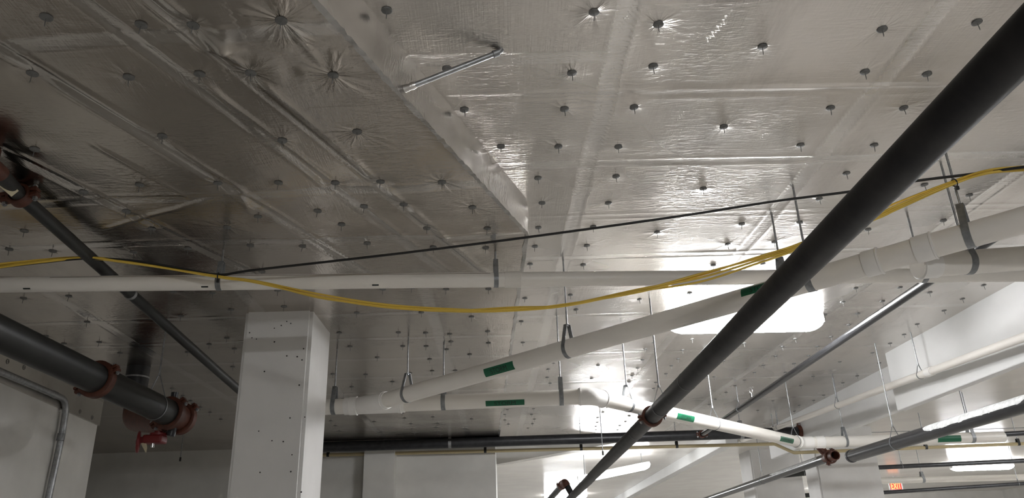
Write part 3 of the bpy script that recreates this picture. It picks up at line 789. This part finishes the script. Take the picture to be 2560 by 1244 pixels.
# small black pipe and white pipe with green label at far right
q1, q2 = at_y(2215, 1102, 9.3), at_y(2640, 1077, 9.3); qd = (q2 - q1).normalized()
o = thing('black_pipe', q1, 'thin black pipe at far right passing behind the white-topped pipe', 'pipe')
obj('pipe', sweep(bmesh.new(), [q1, q2], .030, 24), BLACKP, o)
pipe_label(storm2, on(seg2c, 2366), dD, R4, .26, 30, -40, text=None, label='dark green label behind the white-topped pipe')
hanger(on(seg2c, 2428), dD, R4, 'strap hanger at the right end of the storm pipe behind the white-topped pipe', w=.04)
hanger(on((q1, q2), 2432), qd, .030, 'thin rod hanger on the thin black pipe at far right', 'ring')

# ------------------------------------------------------------------ pipes along the beam
b1, b2 = at_x(2560, 842, 3.56), at_x(2080, 1018, 3.60); bd_ = (b2 - b1).normalized()
bA, bB = b1 - bd_ * 1.5, on((b1, b2 + bd_ * 40), 1650)
bpz = thing('white_pipe', b1, 'white pipe running along the face of the beam at the right', 'pipe')
obj('pipe', sweep(bmesh.new(), [bA, bB], .032, 28), PVC, bpz)
socket(on((b1, b2), 2325), bd_, .032, .08, bpz, lip=.5)
segB = (b1, bB)
for u, lb in ((2301, 'clevis hanger on the white beam pipe nearest the camera'), (2094, 'clevis hanger on the white beam pipe before the storm pipe'),
              (1946, 'clevis hanger on the white beam pipe just past the storm pipe'), (1855, 'ring hanger on the white beam pipe by the far column'), (1779, 'ring hanger on the white beam pipe, farthest but one'), (1711, 'ring hanger on the white beam pipe, farthest')):
    hanger(on(segB, u), bd_, .032, lb, 'ring')
a1, a2 = at_x(2560, 1010, 3.42), at_x(2128, 1140, 3.42); ad = (a2 - a1).normalized()
pa = thing('black_pipe', a1, 'thick black pipe with a pale top ending in mid air at lower right', 'pipe')
aA = a1 - ad * 3.2
obj('pipe', sweep(bmesh.new(), [aA, a2], R4, 36), SPRK, pa)
bm = bmesh.new(); lathe(bm, a2, ad, [(-.03, R4), (-.03, R4 + .004), (.004, R4 + .004), (.004, R4 - .012), (-.04, R4 - .012)], 30); obj('end_ring', bm, BLACKP, pa)
def white_patch(parent, A, B, R, d0, d1, seed, label):  # thin white shell with ragged edges on the pipe's upper side
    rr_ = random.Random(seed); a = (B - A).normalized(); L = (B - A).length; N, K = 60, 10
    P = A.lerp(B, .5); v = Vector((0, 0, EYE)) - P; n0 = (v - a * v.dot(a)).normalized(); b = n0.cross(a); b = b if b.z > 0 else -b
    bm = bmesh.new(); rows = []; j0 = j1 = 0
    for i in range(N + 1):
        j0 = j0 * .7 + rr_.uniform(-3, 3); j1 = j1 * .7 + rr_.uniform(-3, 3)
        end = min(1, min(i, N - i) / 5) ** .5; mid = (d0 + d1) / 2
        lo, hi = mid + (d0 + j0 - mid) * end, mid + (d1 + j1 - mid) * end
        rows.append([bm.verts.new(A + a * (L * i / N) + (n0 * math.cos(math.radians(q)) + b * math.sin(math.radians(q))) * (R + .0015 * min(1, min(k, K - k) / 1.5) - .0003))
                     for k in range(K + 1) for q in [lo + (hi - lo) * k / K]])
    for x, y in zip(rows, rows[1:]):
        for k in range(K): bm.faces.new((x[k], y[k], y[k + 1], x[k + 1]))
    o = obj('ragged_white_patch', bm, WPATCH, parent); o['label'] = label
white_patch(pa, on((aA, a2), 2590), on((aA, a2), 2322), R4, 8, 105, 3, 'ragged white patch along the top')
hanger(on((a1, a2), 2240), ad, R4, 'ring hanger on the thick black pipe near its open end', 'ring')
e1 = at_x(2088, 1137, 4.15); e2 = at_x(1860, 1216, 4.15); ed_ = (e2 - e1).normalized()
pb = thing('black_pipe', e1, 'grey-black pipe with red-brown open coupling at lower right running away', 'pipe')
obj('pipe', sweep(bmesh.new(), [e1 + ed_ * .18, e1 + ed_ * 16], R4, 30), SPRK, pb)
bm = bmesh.new(); lathe(bm, e1, ed_, [(.30, R4 + .002), (.06, R4 + .004), (.02, R4 + .004), (0, R4 + .004), (0, R4 - .008), (.22, R4 - .008)], 30); obj('outlet', bm, RUST, pb)
white_patch(pb, on((e1, e1 + ed_ * 16), 2052), on((e1, e1 + ed_ * 16), 1932), R4, 25, 75, 5, 'ragged white streak on the upper side')
coupling(e1 + ed_ * .16, ed_, R4 * 1.12, pb, ear=1.1)
obj('elbow', sweep(bmesh.new(), fillet([e1 + ed_ * .2, e1 + ed_ * .26 + Vector((-.01, 0, .05)), e1 + ed_ * .3 + Vector((-.14, 0, .26))], .1), R4 * .85, 24), RUST, pb)
hanger(on((e1, e1 + ed_ * 16), 1907), ed_, R4, 'ring hanger on the grey-black pipe beyond its red-brown coupling', 'ring')
w1, w2 = at_x(1729, 1111, 3.36), at_x(1540, 1234, 3.36)
o = thing('white_pipe', w1, 'thin white pipe along the far beam beside the far light', 'pipe')
obj('pipe', sweep(bmesh.new(), [w1 - (w2 - w1).normalized() * .2, w2 + (w2 - w1).normalized() * 2], .022, 16), PVC, o)
hanger(on((w1, w2), 1700), w2 - w1, .022, 'thin hanger on the thin white pipe along the far beam', 'ring', rod=.004)
# a cross pipe far behind
m1, m2 = at_y(1925, 1190, 13.6), at_y(2030, 1180, 13.6)
o = thing('black_pipe', m1, 'short stretch of black pipe crossing behind the lower right column', 'pipe')
obj('pipe', sweep(bmesh.new(), [m1, m1.lerp(m2, 1.3)], .045, 20), STEEL, o); hanger(m1.lerp(m2, .8), m2 - m1, .045, 'thin hanger on the short black pipe behind the lower right column', 'ring')
m1, m2 = at_y(2008, 1238, 15.2), at_y(2036, 1236, 15.2)
o = thing('black_pipe', m1, 'thin black pipe at the bottom edge behind the lower right column', 'pipe')
obj('pipe', sweep(bmesh.new(), [m1, m1.lerp(m2, 1.6)], .04, 20), STEEL, o); hanger(m1.lerp(m2, 1.4), m2 - m1, .04, 'hanger on the thin black pipe at the bottom edge behind the column', 'ring')

# far bay at lower right
def farpipe(p, q, y, r, mat, lb, name):
    a, b = at_y(*p, y), at_y(*q, y); d = (b - a).normalized()
    o = thing(name, a, lb, 'pipe'); obj('pipe', sweep(bmesh.new(), [a, b + d * .8], r, 22), mat, o); return (a, b)
f1 = farpipe((2150, 1170), (2560, 1151), 13.5, .037, BLACKP, 'upper of two thin black pipes in the far bay above the far right light', 'black_pipe')
f2 = farpipe((2150, 1234), (2560, 1208), 14.0, .032, BLACKP, 'lower of two thin black pipes in the far bay below the far right light', 'black_pipe')
f3 = farpipe((2150, 1202), (2560, 1192), 15.0, .055, PVC, 'white pipe in the far bay between the two thin black pipes', 'white_pipe')
hanger(on(f1, 2255), f1[1] - f1[0], .037, 'rod hanger on the upper far black pipe above the exit sign', 'ring')
hanger(on(f3, 2307), f3[1] - f3[0], .055, 'strap hanger on the far white pipe right of the exit sign', w=.05)
hanger(on(f2, 2546), f2[1] - f2[0], .032, 'rod hanger on the lower far black pipe at the right edge', 'ring')
# exit sign
ep = at_y(2240, 1213.5, 20.5)
ex = thing('exit_sign', ep, 'small glowing red EXIT sign hanging in the far bay', 'sign')
obj('housing', bevel(box(bmesh.new(), ep + Vector((.02, .06, 0)), .33, .08, .21), .01), GRAYM, ex)
obj('face', box(bmesh.new(), ep + Vector((0, .015, 0)), .29, .012, .18), EXITR, ex, smooth=False)
me = text_mesh('EXIT'); bm = bmesh.new(); bm.from_mesh(me); bpy.data.meshes.remove(me)
xs = [q.co.x for q in bm.verts]; ys_ = [q.co.y for q in bm.verts]
for q in bm.verts: q.co = ep + Vector((q.co.x / (max(xs) - min(xs)) * .25, .004, (q.co.y - (max(ys_) + min(ys_)) / 2) / (max(ys_) - min(ys_)) * .15))
obj('lettering', bm, EXITY, ex, smooth=False)
obj('stem', sweep(bmesh.new(), [ep + Vector((0, .06, .12)), Vector((ep.x, ep.y + .06, ZR + .01))], .012, 10), GRAYM, ex)

# ------------------------------------------------------------------ lights
def light(c, L, ang, label, tilt=0, drop=0, lens=None):
    """four foot wraparound fluorescent: housing on the ceiling, rounded lit lens with tapered ends"""
    c = Vector(c); zt = ZR
    t = thing('ceiling_light', (c.x, c.y, zt), label, 'ceiling light')
    X = Vector((math.cos(ang) * math.cos(tilt), math.sin(ang) * math.cos(tilt), math.sin(tilt))); Y = Vector((-math.sin(ang), math.cos(ang), 0)); Z = X.cross(Y)
    o = Vector((c.x, c.y, zt - drop))
    if drop:
        for sg in (-.4, .4):
            p = o + X * L * sg; obj('hanger_rod', sweep(bmesh.new(), [p, Vector((p.x, p.y, zt + .004))], .008, 8), GALV, t)
    obj('housing', bevel(box(bmesh.new(), o - Z * .022, L * .97, .13, .05, (X, Y, Z)), .008), GRAYM, t)
    bm = bmesh.new(); rows = []
    for s, k in ((-.5, .25), (-.49, .6), (-.46, .85), (-.42, 1), (-.2, 1), (0, 1), (.2, 1), (.42, 1), (.46, .85), (.49, .6), (.5, .25)):
        row = []
        for j in range(11):
            q = math.pi * j / 10; row.append(bm.verts.new(o + X * L * s - Z * .040 - Y * math.cos(q) * .095 * (.55 + .45 * k) - Z * math.sin(q) ** .7 * .085 * k))
        rows.append(row)
    for a, b in zip(rows, rows[1:]):
        for j in range(10): bm.faces.new((a[j], a[j + 1], b[j + 1], b[j]))
        bm.faces.new((a[0], b[0], b[10], a[10]))
    bm.faces.new(rows[0]); bm.faces.new(rows[-1][::-1])
    obj('lens', bm, lens or LENS, t)
    for sg in (-1, 1):
        obj('end_cap', bevel(box(bmesh.new(), o + X * sg * L * .497 - Z * .035, .02, .12, .07, (X, Y, Z)), .006), GRAYM, t)
    return t
light((1.95, 5.86, 0), 1.22, .03, 'bright fluorescent ceiling light behind the black drain pipe')
la, lb2 = at_y(1444, 1190, 14.2), at_y(1622, 1153, 14.2)
light((la + lb2) / 2, (la - lb2).length, 0, 'far fluorescent light at the bottom behind the drain pipe end', math.atan2(lb2.z - la.z, lb2.x - la.x), ZR - (la.z + lb2.z) / 2, LENS2)
light((1.75, 23, 0), 1.22, .03, 'farthest fluorescent light at the bottom edge under the other far one')
light((-2.5, 14.6, 0), 1.22, .03, 'added fluorescent light in the far bay, unseen behind the far wall')  # extra fixture added to brighten the far bay, never in view
light((9.6, 11.0, 0), 1.22, .03, 'added fluorescent light in the right bay outside the picture')  # added out of frame to lift the lower right
light((9.55, 23.3, 0), 1.22, .0, 'added fluorescent light at the far end hidden behind the lower right column')  # unseen extra lamp that brightens the end wall
light((13.5, 15.0, 0), 1.22, .03, 'outermost added fluorescent light of the right bay, out of view')  # another added lamp out of frame, lights the right bay
light((10.4, 17.2, 0), 1.35, .0, 'far fluorescent light at lower right beside the exit sign', 0, .09)
light((7.6, 6.2, 0), 1.22, .03, 'fluorescent light in the bay right of the beam')
light((1.95, -2.9, 0), 1.22, .03, 'fluorescent light on the ceiling behind the camera')

# ------------------------------------------------------------------ left side pipes
r15 = .030
l1, l2 = at_y(50, 488, 2.95), at_y(588, 966, 5.9); ld = (l2 - l1).normalized()
lp = thing('steel_pipe', l1, 'slim dark steel pipe slanting down from the left edge to the column', 'pipe')
lE = at_y(-6, 428, 2.66)
obj('pipe', sweep(bmesh.new(), [l1, l2 + ld * .8], r15, 28), STEEL, lp)
obj('pipe', sweep(bmesh.new(), [lE, l1], r15, 28), STEEL, lp)
coupling(l1, ld, r15 * 1.15, lp, ear=.2)
lt = Vector((lE.x - .03, lE.y - .02, ZL))
obj('elbow', sweep(bmesh.new(), fillet([lE + ld * .02, lE - ld * .06, lt - Vector((0, 0, .05)), lt], .05), r15 * 1.12, 24), RUST, lp)
P = on((l1, l2), 326); bm = bmesh.new(); lathe(bm, P, ld, [(-.012, r15), (-.012, r15 + .004), (.012, r15 + .004), (.012, r15)], 24); o = obj('ring', bm, GALV, lp)
lb_ = box(bmesh.new(), lE.lerp(l1, .45) + (Vector((0, 0, EYE)) - l1).normalized() * (r15 - .001) + Vector((-.012, 0, -.008)), .15, .036, .004,
          (ld, ld.cross((Vector((0, 0, EYE)) - l1).normalized()).normalized(), (Vector((0, 0, EYE)) - l1).normalized()))
o = obj('sticker', lb_, TAG, lp, smooth=False); o['label'] = 'pale paper sticker'
# thick pipe, riser, elbow and valve
RB = .085
z1, z2 = at_y(60, 862, 3.86), at_y(418, 1030, 5.2); zd = (z2 - z1).normalized(); zA = z1 - zd * 1.6
bigp = thing('fire_main_pipe', z1, 'thick dark pipe at lower left leading to the red valve', 'pipe')
obj('pipe', sweep(bmesh.new(), [zA, z2], RB, 40), STEEL, bigp)
zseg = (zA, z2)
coupling(on(zseg, 243), zd, RB, bigp, ear=.5)
hanger(on(zseg, 387), zd, RB, 'ring hanger on the thick dark pipe next to the red valve', 'ring')
ri = at_h(347, 917, HL); rb = at_y(347, 1012, ri.y); rb.x = ri.x
rs = thing('riser_pipe', (ri.x, ri.y, EYE), 'short black riser pipe dropping from the ceiling behind the thick pipe', 'pipe')
obj('pipe', sweep(bmesh.new(), [ri + Vector((0, 0, .02)), rb], .088, 32), BLACKP, rs)
bm = bmesh.new(); lathe(bm, ri.lerp(rb, .28), (0, 0, 1), [(-.006, .088), (-.006, .092), (.006, .092), (.006, .088)], 30); obj('pipe_ring', bm, GALV, rs)
va = z2 + zd * .17
E1, E2, E3 = at_y(347, 1000, ri.y), at_y(338, 1046, ri.y - .05), at_y(425, 1050, z2.y + .35)
obj('elbow', sweep(bmesh.new(), fillet([E1, E2, E3], .17, 10), .098, 28), RUST, rs)
val = thing('butterfly_valve', z2, 'red-brown valve with red gear box and handwheel at the end of the thick pipe', 'valve')
coupling(z2 + zd * .02, zd, RB, val, ear=.7)
coupling(z2 + zd * .17, zd, RB, val, ear=.7)
bm = bmesh.new(); _, rg = lathe(bm, z2 + zd * .095, zd, [(-.07, RB), (-.045, RB * 1.03), (.045, RB * 1.03), (.07, RB)], 32); obj('body', bm, RUST, val)
bm = bmesh.new(); _, rg = lathe(bm, z2 + zd * .215, zd, [(-.03, RB), (.02, RB * .96), (.035, RB * .6), (.036, .001)], 32); obj('end_plug', bm, BLACKP, val)
top = z2 + zd * .095
obj('bleed_nipple', sweep(bmesh.new(), [top + Vector((-.02, 0, RB * .8)), top + Vector((-.02, 0, RB + .075))], .024, 16), BLACKP, val)
gb = at_y(387, 1098, top.y)
obj('neck', sweep(bmesh.new(), [top - Vector((0, 0, RB * .8)), Vector((top.x - .01, top.y, gb.z + .02))], .028, 18), BLACKP, val)
bm = bevel(box(bmesh.new(), gb, .13, .11, .055), .014, 3); box(bm, gb + Vector((-.06, -.01, -.005)), .06, .06, .04)
_, rg = lathe(bm, gb + Vector((.02, 0, .025)), (0, 0, 1), [(0, .055), (.014, .055), (.014, .03), (.03, .03)], 20); cap(bm, rg)
obj('gear_box', bm, REDP, val)
bm = sweep(bmesh.new(), [gb + Vector((.0, -.02, -.02)), gb + Vector((.0, -.02, -.055))], .012, 12); obj('indicator', bm, CHROME, val)
hw = at_y(346, 1104, top.y - .02); hd = Vector((-.93, -.36, 0)).normalized()
wheel = sweep(bmesh.new(), [hw + hd.cross(Vector((0, 0, 1))).normalized() * math.cos(k) * .062 + Vector((0, 0, 1)) * math.sin(k) * .062 for k in np.linspace(0, 2 * math.pi, 33)], .010, 12)
for k in (0.3, 2.4, 4.5): sweep(wheel, [hw, hw + hd.cross(Vector((0, 0, 1))).normalized() * math.cos(k) * .062 + Vector((0, 0, 1)) * math.sin(k) * .062], .006, 8)
_, rg = lathe(wheel, hw, hd, [(-.015, .016), (.015, .016)], 16); cap(wheel, rg)
hwo = obj('handwheel', wheel, REDP, val)
obj('shaft', sweep(bmesh.new(), [hw, gb], .008, 10), CHROME, hwo)
bm = bmesh.new(); tv = [at_y(u, v, top.y - .03) for u, v in ((352, 1108), (364, 1098), (368, 1118), (365, 1132))]
for d in (0, .002):
    vs = [bm.verts.new(p + Vector((0, d, 0))) for p in tv]; bm.faces.new(vs if d else vs[::-1])
o = obj('tag', bm, TAG, hwo, smooth=False); o['label'] = 'pale paper tag'
# conduit on the left wall
def onwall(u, v, off):
    d = ray(u, v); P0 = PL[0] + nL * off; t = (P0 - Vector((0, 0, EYE))).dot(nL) / d.dot(nL); return Vector((0, 0, EYE)) + d * t
cp = [onwall(-60, 900, .06), onwall(0, 928, .06), onwall(132, 984, .06), onwall(165, 1010, .045), onwall(155, 1085, .045), onwall(118, 1260, .045)]
cd = thing('conduit', cp[0], 'grey steel conduit bending down the left wall', 'conduit')
obj('tube', sweep(bmesh.new(), fillet(cp[:3] + [onwall(168, 1000, .05)] + cp[4:], .3, 10), .026, 24), GALV, cd)
for u, v in ((136, 986), (152, 1092)):
    P = onwall(u, v, .05); Q = onwall(u - 1, v + 20, .05)
    dd = (cp[2] - cp[1]) if v < 1000 else (cp[5] - cp[4])
    bm = bmesh.new(); _, rg = lathe(bm, P, dd, [(-.03, .030), (.03, .030)], 24); cap(bm, rg); obj('clamp', bm, GALVD, cd)

# ------------------------------------------------------------------ short conduit crossing the step
t1 = at_h(1246, 131, HR - .012); y0 = None
d = ray(1008, 223)
n2 = Vector((math.cos(math.radians(20.7)), -math.sin(math.radians(20.7)), 0)); P0 = Vector((bound(2.3), 2.3, EYE + 1.6))
t = (P0 - Vector((0, 0, EYE))).dot(n2) / d.dot(n2); t2 = Vector((0, 0, EYE)) + d * t + n2 * .01
cv = thing('conduit', t1, 'short grey conduit slanting from the ceiling to the foil step at upper centre', 'conduit')
tt = t1.lerp(t2, .90)
obj('tube', sweep(bmesh.new(), [t1 + Vector((.012, .004, .016)), t1, t2], .0105, 20), GALV, cv)
bm = bmesh.new(); sweep(bm, [tt, t1.lerp(t2, .93), t1.lerp(t2, .96), t2 - n2 * .01], [.0125, .015, .0125, .016], 14); obj('tape_wrap', bm, FOIL2, cv)
bm = bmesh.new(); _, rg = lathe(bm, t1, t2 - t1, [(.0, .0135), (.022, .0135)], 16); cap(bm, rg); obj('connector', bm, GALVD, cv)

# ------------------------------------------------------------------ loose rods
def rod(u0, v0, u1, v1, y, label, hook=False):
    a, b = at_y(u0, v0, y), at_y(u1, v1, y); b = Vector((a.x, a.y, b.z)); a.z = ceiling_above(a)
    t = thing('hanging_rod', a, label, 'rod')
    obj('rod', sweep(bmesh.new(), [a, b], .006, 10), GALV, t)
    bm = bmesh.new(); _, rg = lathe(bm, b, (0, 0, 1), [(-.03, .012), (.02, .012)], 10); cap(bm, rg); obj('nut', bm, STEEL, t)
rod(1499, 1020, 1510, 1131, 9.9, 'bare rod hanging in front of the far black pipe left of the drain pipe')
rod(1924, 1010, 1930, 1068, 10.4, 'left of two close rods above the red-brown elbow')
rod(1936, 1010, 1943, 1068, 10.4, 'right of two close rods above the red-brown elbow')
rod(462, 1060, 459, 1146, 10.2, 'thin rod with a dark end hanging before the far wall left of the column')
